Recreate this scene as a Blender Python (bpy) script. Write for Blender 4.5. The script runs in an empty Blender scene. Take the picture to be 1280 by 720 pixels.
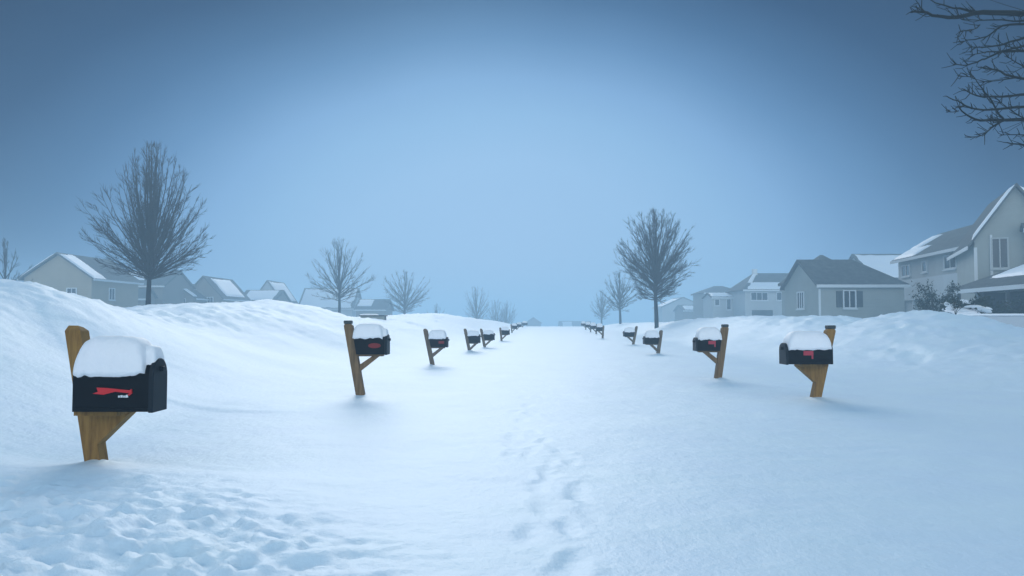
import bpy, bmesh, math, random
import numpy as np
from mathutils import Vector, Matrix

sc = bpy.context.scene
COL = sc.collection
F, CX, HY, CAMH = 924.0, 640.0, 398.0, 0.93      # focal length in px of a 1280 px frame, horizon row, eye height
R = math.radians

# ------------------------------------------------------------------ noise
def _hash(ix, iy, seed):
    n = (ix.astype(np.int64) * 374761393 + iy.astype(np.int64) * 668265263 + seed * 974634777) & 0xffffffff
    n = ((n ^ (n >> 13)) * 1274126177) & 0xffffffff
    n = (n ^ (n >> 16)) & 0xffff
    return n / 65535.0

def vnoise(x, y, seed=0):
    x = np.asarray(x, float); y = np.asarray(y, float)
    ix = np.floor(x); iy = np.floor(y); fx = x - ix; fy = y - iy
    fx = fx * fx * fx * (fx * (fx * 6 - 15) + 10); fy = fy * fy * fy * (fy * (fy * 6 - 15) + 10)
    a = _hash(ix, iy, seed); b = _hash(ix + 1, iy, seed); c = _hash(ix, iy + 1, seed); d = _hash(ix + 1, iy + 1, seed)
    return ((a + (b - a) * fx) * (1 - fy) + (c + (d - c) * fx) * fy) * 2 - 1

def fbm(x, y, seed=0, octv=4):
    s = 0; a = 1.0; n = 0
    for k in range(octv):
        c, t = math.cos(.6 * k + .3), math.sin(.6 * k + .3)
        s = s + a * vnoise(x * c - y * t, x * t + y * c, seed + k * 17); n += a
        x = x * 2.03; y = y * 2.03; a *= .5
    return s / n

def sstep(a, b, x):
    t = np.clip((np.asarray(x, float) - a) / (b - a), 0, 1); return t * t * (3 - 2 * t)

# ------------------------------------------------------------------ ground height (metres, street axis x = .06 y)
HLY = [0, 6, 8.5, 10.2, 12, 13.8, 15.5, 18.7, 20.6, 23, 25.5, 29, 33, 38, 42, 50, 60, 80, 110]
HLZ = [1.3, 1.45, 1.46, 1.38, 1.16, 1.00, 1.14, 1.28, 1.40, 1.28, 1.03, .92, .92, .98, 1.12, 1.22, 1.05, .70, .5]
HRY = [0, 8, 10.5, 12.6, 13.8, 15.2, 16.6, 17.6, 18.6, 19.5, 21, 22.5, 25, 29, 34, 42, 51, 60, 80, 110]
HRZ = [.15, .22, .36, .52, .68, .98, 1.08, .95, .74, .68, .80, .95, .98, .97, .92, .86, .60, .55, .4, .3]
POSTS = []

PRINTS = []
_r = random.Random(5)
def pxg(px, py):
    d = CAMH * F / (py - HY); return ((px - CX) / F * d, d)
for px, py, w, dep in [(652,523,.09,.03),(640,546,.1,.04),(662,564,.1,.045),(678,551,.08,.05),(641,566,.09,.04),(655,556,.09,.03),
                  (700,566,.09,.035),(683,590,.1,.06),(714,576,.09,.045),(671,606,.1,.04),(722,610,.12,.055),(680,632,.1,.05),
                  (662,662,.08,.07),(708,655,.075,.08),(716,700,.09,.08),(698,716,.09,.06),(725,622,.09,.035),(650,535,.08,.03),
                  (668,540,.08,.03),(645,512,.1,.025),(660,505,.1,.025),(735,640,.08,.03),(690,575,.09,.03),(637,556,.08,.03),
                  (655,495,.11,.02),(648,488,.12,.02),(664,515,.1,.025)]:
    x, y = pxg(px, py); PRINTS.append((x, y, w, dep, _r.uniform(-.25, .25)))
for k in range(26):      # older half-filled prints further up the lane
    y = 9 + k * 1.15; PRINTS.append((.03 * (y - 9) + .1 + .16 * (-1) ** k + _r.uniform(-.1, .1), y, .11, .018, _r.uniform(-.25, .25)))

def gh(x, y, fine=True):
    x = np.asarray(x, float); y = np.asarray(y, float)
    u = x - .06 * y; au = np.abs(u)
    wob = .35 * fbm(x * .35, y * .35, 3, 2)
    HL = np.interp(y, HLY, HLZ); HR = np.interp(y, HRY, HRZ)
    L = HL * sstep(3.4, 8.0, au + wob) * (1 - .5 * sstep(8.4, 12.5, au)) * (u < 0)
    Rr = HR * sstep(4.2, 8.0, au + wob) * (1 - (.35 + .45 * (1 - sstep(17, 23, y))) * sstep(8.3, 11.0, au)) * (u > 0)
    z = L + Rr
    z = z + .07 * np.exp(-((x + 7.0) / 1.5) ** 2 - ((y - 9.9) / 1.5) ** 2) * (1 + .5 * fbm(x * 2.1, y * 2.1, 15, 3))
    bank = sstep(4.5, 7.2, au) * (1 - sstep(13, 30, au))
    z = z + bank * (.06 * np.abs(fbm(x * 3.2, y * 3.2, 16, 4)) * (y < 17) * sstep(5.8, 7, au) + .055 * fbm(x * .6, y * .6, 11, 3) + .09 * np.abs(fbm(x * 2.3, y * 2.3, 12, 4)) * sstep(6.0, 7.4, au) + .045 * np.abs(fbm(x * 4.2, y * 3.4, 14, 4)) - .05 * sstep(.42, .62, fbm(x * 1.7, y * 1.4, 19, 2)))
    z = z + .030 * fbm(x * .35, y * .55, 21, 3) * sstep(2.0, 6.0, y)
    # trampled, ploughed-up snow in the near corner
    bd = np.interp(x, [-8, -4.5, -3.0, -2.1, -1.3, -.5, .1, .6], [5.6, 5.0, 4.62, 4.62, 4.40, 3.75, 3.0, 1.6])
    m = 1 - sstep(-.35, .18, y - bd + .18 * fbm(x * 1.6, y * 1.6, 31, 2))
    ml = 1 - sstep(-1.4, -.1, y - bd)
    z = z + m * .07 * (1 - sstep(-1.9, -.7, x))
    lum = np.abs(fbm(x * 5.2, y * 5.2, 41, 4))
    z = z + ml * (1 - .6 * sstep(-1.2, .1, x)) * (.062 * lum + .034 * fbm(x * 7, y * 7, 44, 4) + .022 * sstep(.15, .45, fbm(x * 11, y * 9, 47, 2)) + .016 * fbm(x * 19, y * 19, 48, 3)) 
    # thin wind ledge behind the near mailbox
    yl = np.interp(x, [-9, -6.8, -5.2, -4.2, -2.9, -1.6], [10.6, 9.9, 8.6, 8.0, 7.5, 7.3]) + .12 * fbm(x * 1.1, y * .2, 51, 2)
    z = z + .018 * (sstep(-.10, .05, y - yl) - sstep(.05, 1.6, y - yl)) * sstep(-9, -6, x) * (1 - sstep(-2.9, -1.4, x))
    if fine:
        z = z + .006 * fbm(x * 4.0, y * 5.0, 61, 3)
        rp = fbm(x * 1.2, y * 7, 71, 3)
        z = z + .0045 * rp * sstep(-.5, 1.5, x)
        for (fx, fy, w, dep, a) in PRINTS:
            k = (np.abs(x - fx) < .5) & (np.abs(y - fy) < .7)
            if not k.any(): continue
            dx = x[k] - fx; dy = y[k] - fy
            rx = dx * math.cos(a) - dy * math.sin(a); ry = dx * math.sin(a) + dy * math.cos(a)
            w2 = w * .52 * (1 + .35 * vnoise(x[k] * 13 + fx * 7, y[k] * 13, 9)); q = (rx / w2) ** 2 + (ry / (w2 * 2.9)) ** 2
            z[k] = z[k] - .22 * dep * np.exp(-q ** 1.7 * .9) + dep * .09 * np.exp(-((np.sqrt(q) - 1.55) / .35) ** 2) * (.5 + vnoise(x[k] * 9, y[k] * 9, 5))
        for (fx, fy) in POSTS:
            k = (np.abs(x - fx) < 1.2) & (np.abs(y - fy) < 1.2)
            if not k.any(): continue
            r = np.hypot(x[k] - fx, y[k] - fy)
            z[k] = z[k] + .022 * np.exp(-(r / .16) ** 2) * (1 + .8 * vnoise(x[k] * 11, y[k] * 11, 7))
    z = z - 6.5 * sstep(84, 190, y)
    return z

def gz(x, y):
    return float(gh(np.array([x]), np.array([y]), False)[0])

# ------------------------------------------------------------------ mesh helpers
XF = None
class MB:
    def __init__(s): s.v = []; s.f = []
    def add(s, vs, fs):
        o = len(s.v); s.v += [tuple(p) for p in vs]; s.f += [tuple(i + o for i in f) for f in fs]; return s
    def box(s, x0, x1, y0, y1, z0, z1):
        return s.add([(x0,y0,z0),(x1,y0,z0),(x1,y1,z0),(x0,y1,z0),(x0,y0,z1),(x1,y0,z1),(x1,y1,z1),(x0,y1,z1)],
                     [(0,3,2,1),(4,5,6,7),(0,1,5,4),(1,2,6,5),(2,3,7,6),(3,0,4,7)])
    def prism(s, pts, axis, a, b):           # polygon extruded along an axis
        n = len(pts)
        def P(p, t):
            return {'x': (t, p[0], p[1]), 'y': (p[0], t, p[1]), 'z': (p[0], p[1], t)}[axis]
        return s.add([P(p, a) for p in pts] + [P(p, b) for p in pts],
                     [tuple(range(n)), tuple(range(2 * n - 1, n - 1, -1))] + [(i, (i + 1) % n, n + (i + 1) % n, n + i) for i in range(n)])
    def tube(s, pts, rad, n=5):
        pts = [Vector(p) for p in pts]; vs = []; m = len(pts); ref = Vector((.31, .17, .93))
        for i, p in enumerate(pts):
            t = (pts[min(i + 1, m - 1)] - pts[max(i - 1, 0)])
            if t.length < 1e-9: t = Vector((0, 0, 1))
            t.normalize(); a = t.cross(ref)
            if a.length < .05: a = t.cross(Vector((1, 0, 0)))
            a.normalize(); b = t.cross(a); r = rad[i]
            for k in range(n):
                w = 2 * math.pi * k / n; vs.append(p + a * (math.cos(w) * r) + b * (math.sin(w) * r))
        fs = [(i * n + k, i * n + (k + 1) % n, (i + 1) * n + (k + 1) % n, (i + 1) * n + k) for i in range(m - 1) for k in range(n)]
        fs += [tuple(range(n)), tuple(range(m * n - 1, (m - 1) * n - 1, -1))]
        return s.add(vs, fs)
    def build(s, name, mat, parent=None, loc=(0,0,0), rot=(0,0,0), smooth=False, bevel=0, segs=2):
        me = bpy.data.meshes.new(name); me.from_pydata([tuple(p) for p in s.v], [], s.f)
        bm = bmesh.new(); bm.from_mesh(me)
        bmesh.ops.recalc_face_normals(bm, faces=bm.faces)
        if bevel: bmesh.ops.bevel(bm, geom=list(bm.edges), offset=bevel, segments=segs, affect='EDGES', profile=.6, clamp_overlap=True)
        bm.to_mesh(me); bm.free()
        if smooth: me.polygons.foreach_set('use_smooth', [True] * len(me.polygons))
        me.materials.append(mat); me.update()
        if XF and parent is XF[0]: loc, rot = XF[1], (0, 0, XF[2])
        o = bpy.data.objects.new(name, me); COL.objects.link(o); o.location = loc; o.rotation_euler = rot
        if parent: o.parent = parent
        return o

def tag(o, label=None, cat=None, group=None, kind=None):
    for k, v in (('label', label), ('category', cat), ('group', group), ('kind', kind)):
        if v: o[k] = v
    return o

def thing(name, label, cat, loc=(0,0,0), rz=0, group=None):
    o = bpy.data.objects.new(name, None); COL.objects.link(o); o.location = loc; o.rotation_euler = (0,0,rz); o.empty_display_size = .1
    return tag(o, label, cat, group)

# ------------------------------------------------------------------ materials
def mat(name, col, rough=.8, spec=.3, metal=0):
    m = bpy.data.materials.new(name); m.use_nodes = True; nt = m.node_tree
    b = nt.nodes['Principled BSDF']
    b.inputs['Base Color'].default_value = (*col, 1); b.inputs['Roughness'].default_value = rough
    b.inputs['Specular IOR Level'].default_value = spec; b.inputs['Metallic'].default_value = metal
    return m, nt, b
def N(nt, t, **k):
    n = nt.nodes.new(t)
    for a, v in k.items(): setattr(n, a, v)
    return n
def noise(nt, scale, detail=4, rough=.6, vec=None, coord='Object'):
    tc = N(nt, 'ShaderNodeTexCoord'); n = N(nt, 'ShaderNodeTexNoise')
    n.inputs['Scale'].default_value = scale; n.inputs['Detail'].default_value = detail; n.inputs['Roughness'].default_value = rough
    if vec:
        mp = N(nt, 'ShaderNodeMapping'); mp.inputs['Scale'].default_value = vec
        nt.links.new(tc.outputs[coord], mp.inputs['Vector']); nt.links.new(mp.outputs[0], n.inputs['Vector'])
    else: nt.links.new(tc.outputs[coord], n.inputs['Vector'])
    return n
def ramp(nt, src, stops):
    r = N(nt, 'ShaderNodeValToRGB'); e = r.color_ramp.elements
    while len(e) < len(stops): e.new(.5)
    for q, (p, c) in zip(e, stops): q.position = p; q.color = (*c, 1) if len(c) == 3 else c
    nt.links.new(src, r.inputs['Fac']); return r
def bump(nt, b, src, strength, dist):
    n = N(nt, 'ShaderNodeBump'); n.inputs['Strength'].default_value = strength; n.inputs['Distance'].default_value = dist
    nt.links.new(src, n.inputs['Height'])
    nt.links.new(n.outputs[0], b.inputs['Normal']); return n

def snow_mat(name, col, grain, dist):
    m, nt, b = mat(name, col, .55, .9)
    a = noise(nt, 1.3, 3, .6, None, 'Object'); c = tuple(x * .965 for x in col)
    r = ramp(nt, a.outputs['Fac'], [(.35, (c[0], c[1], col[2])), (.65, col)])
    nt.links.new(r.outputs[0], b.inputs['Base Color'])
    g1 = noise(nt, grain, 5, .65)
    bump(nt, b, g1.outputs['Fac'], .6, dist * 1.25)
    return m
M = {}
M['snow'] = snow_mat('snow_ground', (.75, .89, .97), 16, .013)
M['capsnow'] = snow_mat('fresh_snow', (.95, .96, .97), 26, .010)
M['roofsnow'] = snow_mat('roof_snow', (.84, .90, .95), 5, .02)

def wood(name, ca, cb):
    m, nt, b = mat(name, ca, .75, .25)
    n = noise(nt, 6, 6, .65, (6, 6, .7)); r = ramp(nt, n.outputs['Fac'], [(.3, cb), (.62, ca)])
    n2 = noise(nt, 3, 3, .6); mx = N(nt, 'ShaderNodeMix', data_type='RGBA', blend_type='MULTIPLY'); mx.inputs[0].default_value = .5
    r2 = ramp(nt, n2.outputs['Fac'], [(.35, (.62, .6, .58)), (.6, (1, 1, 1))])
    nt.links.new(r.outputs[0], mx.inputs[6]); nt.links.new(r2.outputs[0], mx.inputs[7]); nt.links.new(mx.outputs[2], b.inputs['Base Color'])
    bump(nt, b, n.outputs['Fac'], .5, .004); return m
M['wood_gold'] = wood('golden_wood', (.34, .19, .05), (.18, .09, .02))
M['wood_brown'] = wood('brown_wood', (.25, .155, .075), (.13, .08, .035))
M['wood_grey'] = wood('grey_brown_wood', (.20, .15, .10), (.10, .075, .055))

m, nt, b = mat('black_enamel', (.002, .003, .006), .55, .10)
n = noise(nt, 9, 5, .7); r = ramp(nt, n.outputs['Fac'], [(.4, (.42,)*3), (.7, (.66,)*3)]); nt.links.new(r.outputs[0], b.inputs['Roughness'])
M['metal'] = m
m, nt, b = mat('black_enamel_door', (.004, .009, .016), .5, .2); M['metal_door'] = m
M['red'], _, _ = mat('red_flag', (.62, .012, .018), .45, .4)
M['darkred'], _, _ = mat('dull_red_flag', (.20, .012, .014), .55, .3)
M['pinkred'], _, _ = mat('faded_red_flag', (.42, .035, .06), .55, .3)
M['white'], _, _ = mat('white_decal', (.75, .78, .8), .5, .3)
M['bark_near'], _, _ = mat('wet_dark_bark', (.012, .016, .020), .8, .2)

def bark(name, col, snowy):
    m, nt, b = mat(name, col, .9, .1)
    g = N(nt, 'ShaderNodeNewGeometry'); sp = N(nt, 'ShaderNodeSeparateXYZ'); nt.links.new(g.outputs['Normal'], sp.inputs[0])
    n = noise(nt, 3.0, 3, .6); ad = N(nt, 'ShaderNodeMath', operation='MULTIPLY'); nt.links.new(sp.outputs['Z'], ad.inputs[0]); nt.links.new(n.outputs['Fac'], ad.inputs[1])
    r = ramp(nt, ad.outputs[0], [(snowy, (0, 0, 0)), (snowy + .06, (1, 1, 1))])
    mx = N(nt, 'ShaderNodeMix', data_type='RGBA'); nt.links.new(r.outputs[0], mx.inputs[0])
    mx.inputs[6].default_value = (*col, 1); mx.inputs[7].default_value = (.75, .82, .88, 1)
    nt.links.new(mx.outputs[2], b.inputs['Base Color']); return m
M['bark'] = bark('snow_dusted_bark', (.030, .029, .033), .50)
M['trunk'] = bark('dark_trunk_bark', (.014, .017, .022), .62)

def siding(name, col, pitch=.2):
    m, nt, b = mat(name, col, .7, .2)
    w = N(nt, 'ShaderNodeTexWave', wave_type='BANDS', bands_direction='Z', wave_profile='SAW')
    tc = N(nt, 'ShaderNodeTexCoord'); nt.links.new(tc.outputs['Object'], w.inputs[0]); w.inputs['Scale'].default_value = .314 / pitch
    bump(nt, b, w.outputs['Fac'], .6, .02)
    n = noise(nt, .8, 4, .6); r = ramp(nt, n.outputs['Fac'], [(.3, tuple(c * .88 for c in col)), (.7, col)])
    nt.links.new(r.outputs[0], b.inputs['Base Color']); return m
M['side_grey'] = siding('grey_siding', (.34, .37, .35))
M['side_pale'] = siding('pale_siding', (.46, .49, .49))
M['side_white'] = siding('white_siding', (.62, .66, .68))
M['side_beige'] = siding('beige_siding', (.36, .32, .24))
M['side_tan'] = siding('tan_siding', (.24, .23, .20))
m, nt, b = mat('grey_shingles', (.10, .115, .12), .9, .1)
n = noise(nt, 2.5, 6, .75); r = ramp(nt, n.outputs['Fac'], [(.3, (.075, .085, .09)), (.6, (.12, .135, .14)), (.75, (.20, .22, .24))])
nt.links.new(r.outputs[0], b.inputs['Base Color']); bump(nt, b, n.outputs['Fac'], .5, .03); M['shingle'] = m
M['trim'], _, _ = mat('white_trim', (.62, .66, .68), .6, .3)
M['pane'], _, _ = mat('dark_window_glass', (.012, .016, .022), .12, .6)
M['shutter'], _, _ = mat('dark_shutter', (.04, .05, .055), .6, .3)
M['dark'], _, _ = mat('opening_shade', (.018, .018, .022), .9, .1)  # shade of the porch interior and ground-floor opening put into the base colour
M['stone'], nt, b = mat('pale_render_wall', (.52, .56, .60), .85, .15)
n = noise(nt, 4, 5, .7); bump(nt, b, n.outputs['Fac'], .4, .01)
M['needles'], _, _ = mat('dark_needles', (.018, .030, .018), .8, .15)
M['weed'], _, _ = mat('dry_weed', (.05, .05, .045), .9, .1)

# ------------------------------------------------------------------ mailbox specifications (base pixel unprojected onto the street)
SPEC = [  # px, py, side, front-mounted, box x0,x1, zb, zt(top of arch), snow top, post top, lean x, wood, flag, label
 (126,579, 1, True,  -.02, .47, .365, .68, .825, .885, .155, 'wood_gold', 'long', 'largest black mailbox with long red flag, white lettering and golden wooden post'),
 (452,494, 1, False, -.075,.33, .50, .735, .875, .875, .16, 'wood_brown','oval', 'black mailbox with dull red oval flag on a leaning brown post'),
 (541,456, 1, False, -.07, .31, .36, .56, .71, .725, .15, 'wood_grey', 'dim', 'mailbox on thin grey leaning post, next beyond the one with oval flag'),
 (587,439, 1, False, -.05, .31, .24, .48, .60, .64, .13, 'wood_grey', None, 'shallow black mailbox with deep brace, fourth in the row starting with the largest'),
 (606,434, 1, False, -.05, .32, .24, .46, .56, .60, .12, 'wood_grey', None, 'thin-capped black mailbox, fifth in the row starting with the largest'),
 (627,426, 1, False, -.05, .34, .26, .48, .60, .55, .06, 'wood_grey', None, 'small black mailbox, sixth in its row, before the far trio'),
 (640,416, 1, False, -.05, .34, .28, .50, .62, .55, .06, 'wood_grey', None, 'seventh mailbox of the row, first of the far trio near the fading trees'),
 (646,412.5,1,False, -.05, .38, .26, .50, .62, .55, .05, 'wood_grey', None, 'eighth mailbox of the row, middle one of the far trio'),
 (653,409.5,1,False, -.05, .52, .26, .52, .66, .55, .05, 'wood_grey', None, 'ninth and farthest mailbox of its row, last of the far trio'),
 (1017,498,-1, True, -.10, .43, .415, .65, .79, .82, .19, 'wood_gold', 'square', 'black mailbox with thick rounded snow cap, tilted post before the single storey house'),
 (896,474, -1, False,-.10, .35, .44, .64, .80, .81, .12, 'wood_brown','square', 'black mailbox with pinkish flag on tall brown post, box pointing toward the lane'),
 (822,442, -1, False,-.07, .38, .26, .46, .62, .62, .09, 'wood_grey', None, 'black mailbox on a grey braced post directly under the big round-crowned tree'),
 (791,431, -1, False,-.06, .34, .30, .48, .62, .66, .13, 'wood_grey', None, 'small black mailbox just beyond the one under the big round-crowned tree'),
 (753,423, -1, False,-.16, .30, .36, .56, .70, .60, .04, 'wood_grey', None, 'nearest black mailbox of the far cluster of four, longest visible post'),
 (745,418, -1, False,-.05, .36, .34, .54, .70, .60, .04, 'wood_grey', None, 'second mailbox of the far cluster of four, tucked behind the nearest'),
 (738,415, -1, False,-.05, .36, .34, .54, .70, .60, .04, 'wood_grey', None, 'third mailbox of the far cluster of four, between second and farthest'),
 (732,412, -1, False,-.05, .38, .34, .54, .70, .60, .04, 'wood_grey', None, 'farthest mailbox of the far cluster of four, closest to where the lane fades'),
]
for s in SPEC: POSTS.append(pxg(s[0], s[1]))

# ------------------------------------------------------------------ ground sheet
def axis_pts(start, step, near, grow, far):
    p = [start]
    while p[-1] < far:
        p.append(p[-1] + step)
        if p[-1] > near: step *= grow
    return p
xr = axis_pts(0, .024, 4.2, 1.014, 640); xs = np.array([-a for a in xr[:0:-1]] + xr)
ya = axis_pts(1.2, .019, 5.2, 1.0095, 640); yb = axis_pts(0, .12, 3, 1.12, 60)
ys = np.array([1.2 - a for a in yb[:0:-1]] + ya)
X, Y = np.meshgrid(xs, ys)
Z = gh(X.ravel(), Y.ravel()).reshape(X.shape)
nx, ny = len(xs), len(ys)
idx = np.arange(nx * ny).reshape(ny, nx)
quads = np.stack([idx[:-1,:-1], idx[:-1,1:], idx[1:,1:], idx[1:,:-1]], -1).reshape(-1, 4)
me = bpy.data.meshes.new('snow_ground')
me.vertices.add(nx * ny); me.vertices.foreach_set('co', np.stack([X.ravel(), Y.ravel(), Z.ravel()], -1).ravel())
me.loops.add(quads.size); me.loops.foreach_set('vertex_index', quads.ravel().astype(np.int32))
me.polygons.add(len(quads)); me.polygons.foreach_set('loop_start', np.arange(0, quads.size, 4, dtype=np.int32))
me.polygons.foreach_set('use_smooth', np.ones(len(quads), bool)); me.update(calc_edges=True)
me.materials.append(M['snow'])
g = bpy.data.objects.new('snow_ground', me); COL.objects.link(g); tag(g, kind='structure')

# ------------------------------------------------------------------ mailboxes
def arch(w, zb, zs, zt, n=14):      # D-shaped section: flat bottom, straight sides, curved top
    p = [(-w, zb), (w, zb)]
    for k in range(n + 1):
        a = math.pi * k / n; p.append((w * math.cos(a), zs + (zt - zs) * math.sin(a)))
    return p

def snow_cap(x0, x1, yc, w, z0, z1, seed, sg):
    rr = random.Random(seed); mb = MB(); nu, nv = 44, 26
    ox, oy = rr.uniform(0, 50), rr.uniform(0, 50)
    L = (x1 - x0) / 2; xc = (x0 + x1) / 2; T = z1 - z0; vs = []
    for i in range(nu + 1):
        a = -1 + 2 * i / nu; a = math.copysign(abs(a) ** .8, a)
        f = max(0, 1 - abs(a) ** 4.4) ** .48
        drop = .016 * float(fbm(np.array([ox + i * .17]), np.array([oy]), seed, 3)[0])
        for j in range(nv + 1):
            th = math.pi * j / nv; c, s_ = math.cos(th), math.sin(th)
            yy = w * math.copysign(abs(c) ** .62, c) * (.80 + .2 * f); zz = abs(s_) ** .86
            nn = float(fbm(np.array([ox + a * 3.1]), np.array([oy + th * 1.3]), seed + 3, 4)[0])
            z = z0 + drop * (1 - zz) * 1.2 + T * zz * (.22 + .78 * f) * (1 + .045 * nn)
            vs.append((sg * (xc + a * L * (1 + .015 * nn)), yc + yy * (1 + .06 * nn), z))
    n1 = nv + 1
    fs = [(i * n1 + j, i * n1 + j + 1, (i + 1) * n1 + j + 1, (i + 1) * n1 + j) for i in range(nu) for j in range(nv)]
    fs += [((i) * n1, (i + 1) * n1, (i + 1) * n1 + nv, i * n1 + nv) for i in range(nu)]
    fs += [tuple(range(n1)), tuple(range(nu * n1 + nv, nu * n1 - 1, -1))]
    return mb.add(vs, fs)

for k, (px, py, sg, front, bx0, bx1, zb, zt, zsn, zp, lean, wd, flag, label) in enumerate(SPEC):
    x, y = pxg(px, py)
    t = thing('mailbox', label, 'mailbox', (x, y, 0), 0, 'snow-capped mailboxes lining the lane')
    far = y > 28
    ph = .050; dw = -.018 if y > 13 else 0
    ph += dw * .4
    yc = -(ph + .112) if front else 0.0
    hw = .088 if k == 0 else .105
    # post: leaning square timber with a chamfered top
    p0 = Vector((0, 0, 0)); zlo = -.4
    def px_at(z): return -sg * lean * max(z, zlo) / zp
    mb = MB(); sl = -sg * lean / zp
    vs = []
    for (z, e) in ((zlo, 1), (zp - .035, 1), (zp, .62)):
        cx = sl * z
        vs += [(cx - ph * e, -ph * e, z), (cx + ph * e, -ph * e, z), (cx + ph * e, ph * e, z - (.0 if e == 1 else .012)), (cx - ph * e, ph * e, z)]
    mb.add(vs, [(0,3,2,1)] + [(r0 + i, r0 + (i + 1) % 4, r0 + 4 + (i + 1) % 4, r0 + 4 + i) for r0 in (0, 4) for i in range(4)] + [(8,9,10,11)])
    mb.build('post', M[wd], t, bevel=.004 if not far else 0)
    if k in (1, 9, 10):     # darker weathered cap block on the post head
        c0 = sl * zp; MB().box(c0 - ph * .95, c0 + ph * .95, -ph * .95, ph * .95, zp - .012, zp + .030).build('post_cap', M['shutter'], t, bevel=.012)
    # brace from the post up to the arm
    zlow = zb - .235 if front else zb - .21
    zlow = max(zlow, .03)
    bxe = sg * (.20 if front else .17)
    bh = .038 if not front else .050
    mb = MB(); xA = px_at(zlow + .03) + sg * ph * .95
    if front:   # broad plank brace, seen as a wedge
        pts = [(xA, zlow), (sg * .225, zb - .032), (px_at(zb) + sg * (ph + .001), zb - .032), (xA - sg * .004, zlow + .06)]
    else:
        pts = [(xA, zlow), (bxe + sg * .05, zb - .026), (bxe - sg * .035, zb - .026), (xA, zlow + .085)]
    mb.prism(pts, 'y', -bh, bh)
    mb.build('brace', M[wd], t, bevel=.003 if not far else 0)
    # arm plank under the box
    mb = MB()
    if front: mb.box(*sorted((px_at(zb) + sg * .02, sg * .22)), yc - .03, ph * .9, zb - .031, zb - .001)
    else: mb.box(*sorted((px_at(zb) + sg * ph * 1.02, sg * (bx1 - .06))), -.06, .06, zb - .025, zb - .001)
    mb.build('arm', M[wd], t)
    # body
    zs = zb + (zt - zb) * (.66 if front else .72)
    xa = bx0; xb = bx1 - .03
    if not front: xa = max(bx0, (px_at(zb) * sg) + ph + .004) - .0
    mb = MB(); q = arch(hw, zb, zs, zt); n = len(q)
    # rear edge follows the leaning post
    va = []
    for (yy, zz) in q:
        xx = xa if front else sg * px_at(zz) + ph + .004
        va.append((sg * xx, yc + yy, zz))
    vb = [(sg * xb, yc + yy, zz) for (yy, zz) in q]
    mb.add(va + vb, [tuple(range(n)), tuple(range(2 * n - 1, n - 1, -1))] + [(i, (i + 1) % n, n + (i + 1) % n, n + i) for i in range(n)])
    body = mb.build('box_body', M['metal'], t)
    body.data.polygons.foreach_set('use_smooth', [len(p.vertices) == 4 and p.normal.z > .25 for p in body.data.polygons])
    if not far:
        # folded seam along the foot of the body
        mb = MB(); mb.box(*sorted((sg * (xa + .02), sg * xb)), yc - hw - .006, yc - hw - .0005, zb + .004, zb + .020)
        mb.build('seam', M['metal'], body)
    # door with rim and pull
    mb = MB(); q2 = [(yy * 1.06, zb - .006 + (zz - zb) * 1.035) for (yy, zz) in q]
    mb.prism([(yc + yy, zz) for yy, zz in q2], 'x', *sorted((sg * (xb + .001), sg * (xb + .030))))
    door = mb.build('door', M['metal_door'], t, bevel=.005 if not far else 0)
    if not far:
        mb = MB(); mb.box(*sorted((sg * (xb + .031), sg * (xb + .055))), yc - .02, yc + .02, zt - .075, zt - .045)
        mb.build('handle', M['metal_door'], door, bevel=.003)
    # flag
    yf = yc - hw
    if flag == 'long':
        zc_ = zb + .135; FX = .115
        mb = MB()
        mb.prism([(.075, zc_ + .010), (.215, zc_ - .004), (.228, zc_ + .004), (.232, zc_ - .022), (.214, zc_ - .036), (.206, zc_ - .030), (.218, zc_ - .018), (.205, zc_ - .020), (.13, zc_ - .012), (.06, zc_ - .030), (-.004, zc_ - .024), (.028, zc_ - .012), (.018, zc_ + .012)][::-1], 'y', yf - .016, yf - .004)
        mb.v = [(p[0] + FX, p[1], p[2]) for p in mb.v]
        fl = mb.build('flag', M['red'], t)
        mb = MB()
        for (a, w_, h_) in ((.150, .010, .012), (.164, .013, .014), (.181, .009, .012), (.193, .011, .013)):
            mb.box(a, a + w_, yf - .0045, yf - .002, zc_ - .047, zc_ - .047 + h_)
        mb.add([(.196, yf - .0060, zc_ - .048), (.213, yf - .0060, zc_ - .046), (.208, yf - .0060, zc_ - .030), (.200, yf - .0060, zc_ - .030)], [(0,1,2,3)])
        mb.v = [(p[0] + FX, p[1] - .012, p[2]) for p in mb.v]
        mb.build('lettering', M['white'], fl)
    elif flag == 'oval':
        mb = MB(); mb.prism([(.18 + .075 * math.cos(a), zb + .105 + .030 * math.sin(a)) for a in [i * math.pi / 9 for i in range(18)]], 'y', yf - .012, yf - .003)
        mb.build('flag', M['darkred'], t)
    elif flag == 'dim':
        mb = MB(); mb.box(.13, .24, yf - .012, yf - .003, zb + .07, zb + .12); mb.build('flag', M['darkred'], t)
    elif flag == 'square':
        mb = MB(); c_ = sg * (.18 if front else .11)
        mb.box(c_ - .055, c_ + .055, yf - .014, yf - .004, zb + .10, zb + .15)
        mb.box(c_ - .055 if sg > 0 else c_ + .035, c_ - .035 if sg > 0 else c_ + .055, yf - .010, yf - .003, zb + .06, zb + .109)
        mb.build('flag', M['pinkred'], t, bevel=.003)
    # snow
    cz = zb + (zt - zb) * (.70 if front else .82)
    if sg > 0 and front: s0, s1 = bx0 + .005, bx1 - .055
    elif front: s0, s1 = bx0 + .015, bx1 - .03
    else: s0, s1 = (sg * px_at(zt) + ph + .0), bx1 - .035
    if k == 1: s1 = bx1 - .055
    cap = snow_cap(s0, s1, yc, hw + (.034 if front else .030), cz, zsn, 100 + k, sg)
    cap.build('snow_cap', M['capsnow'], t, smooth=True)
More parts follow.
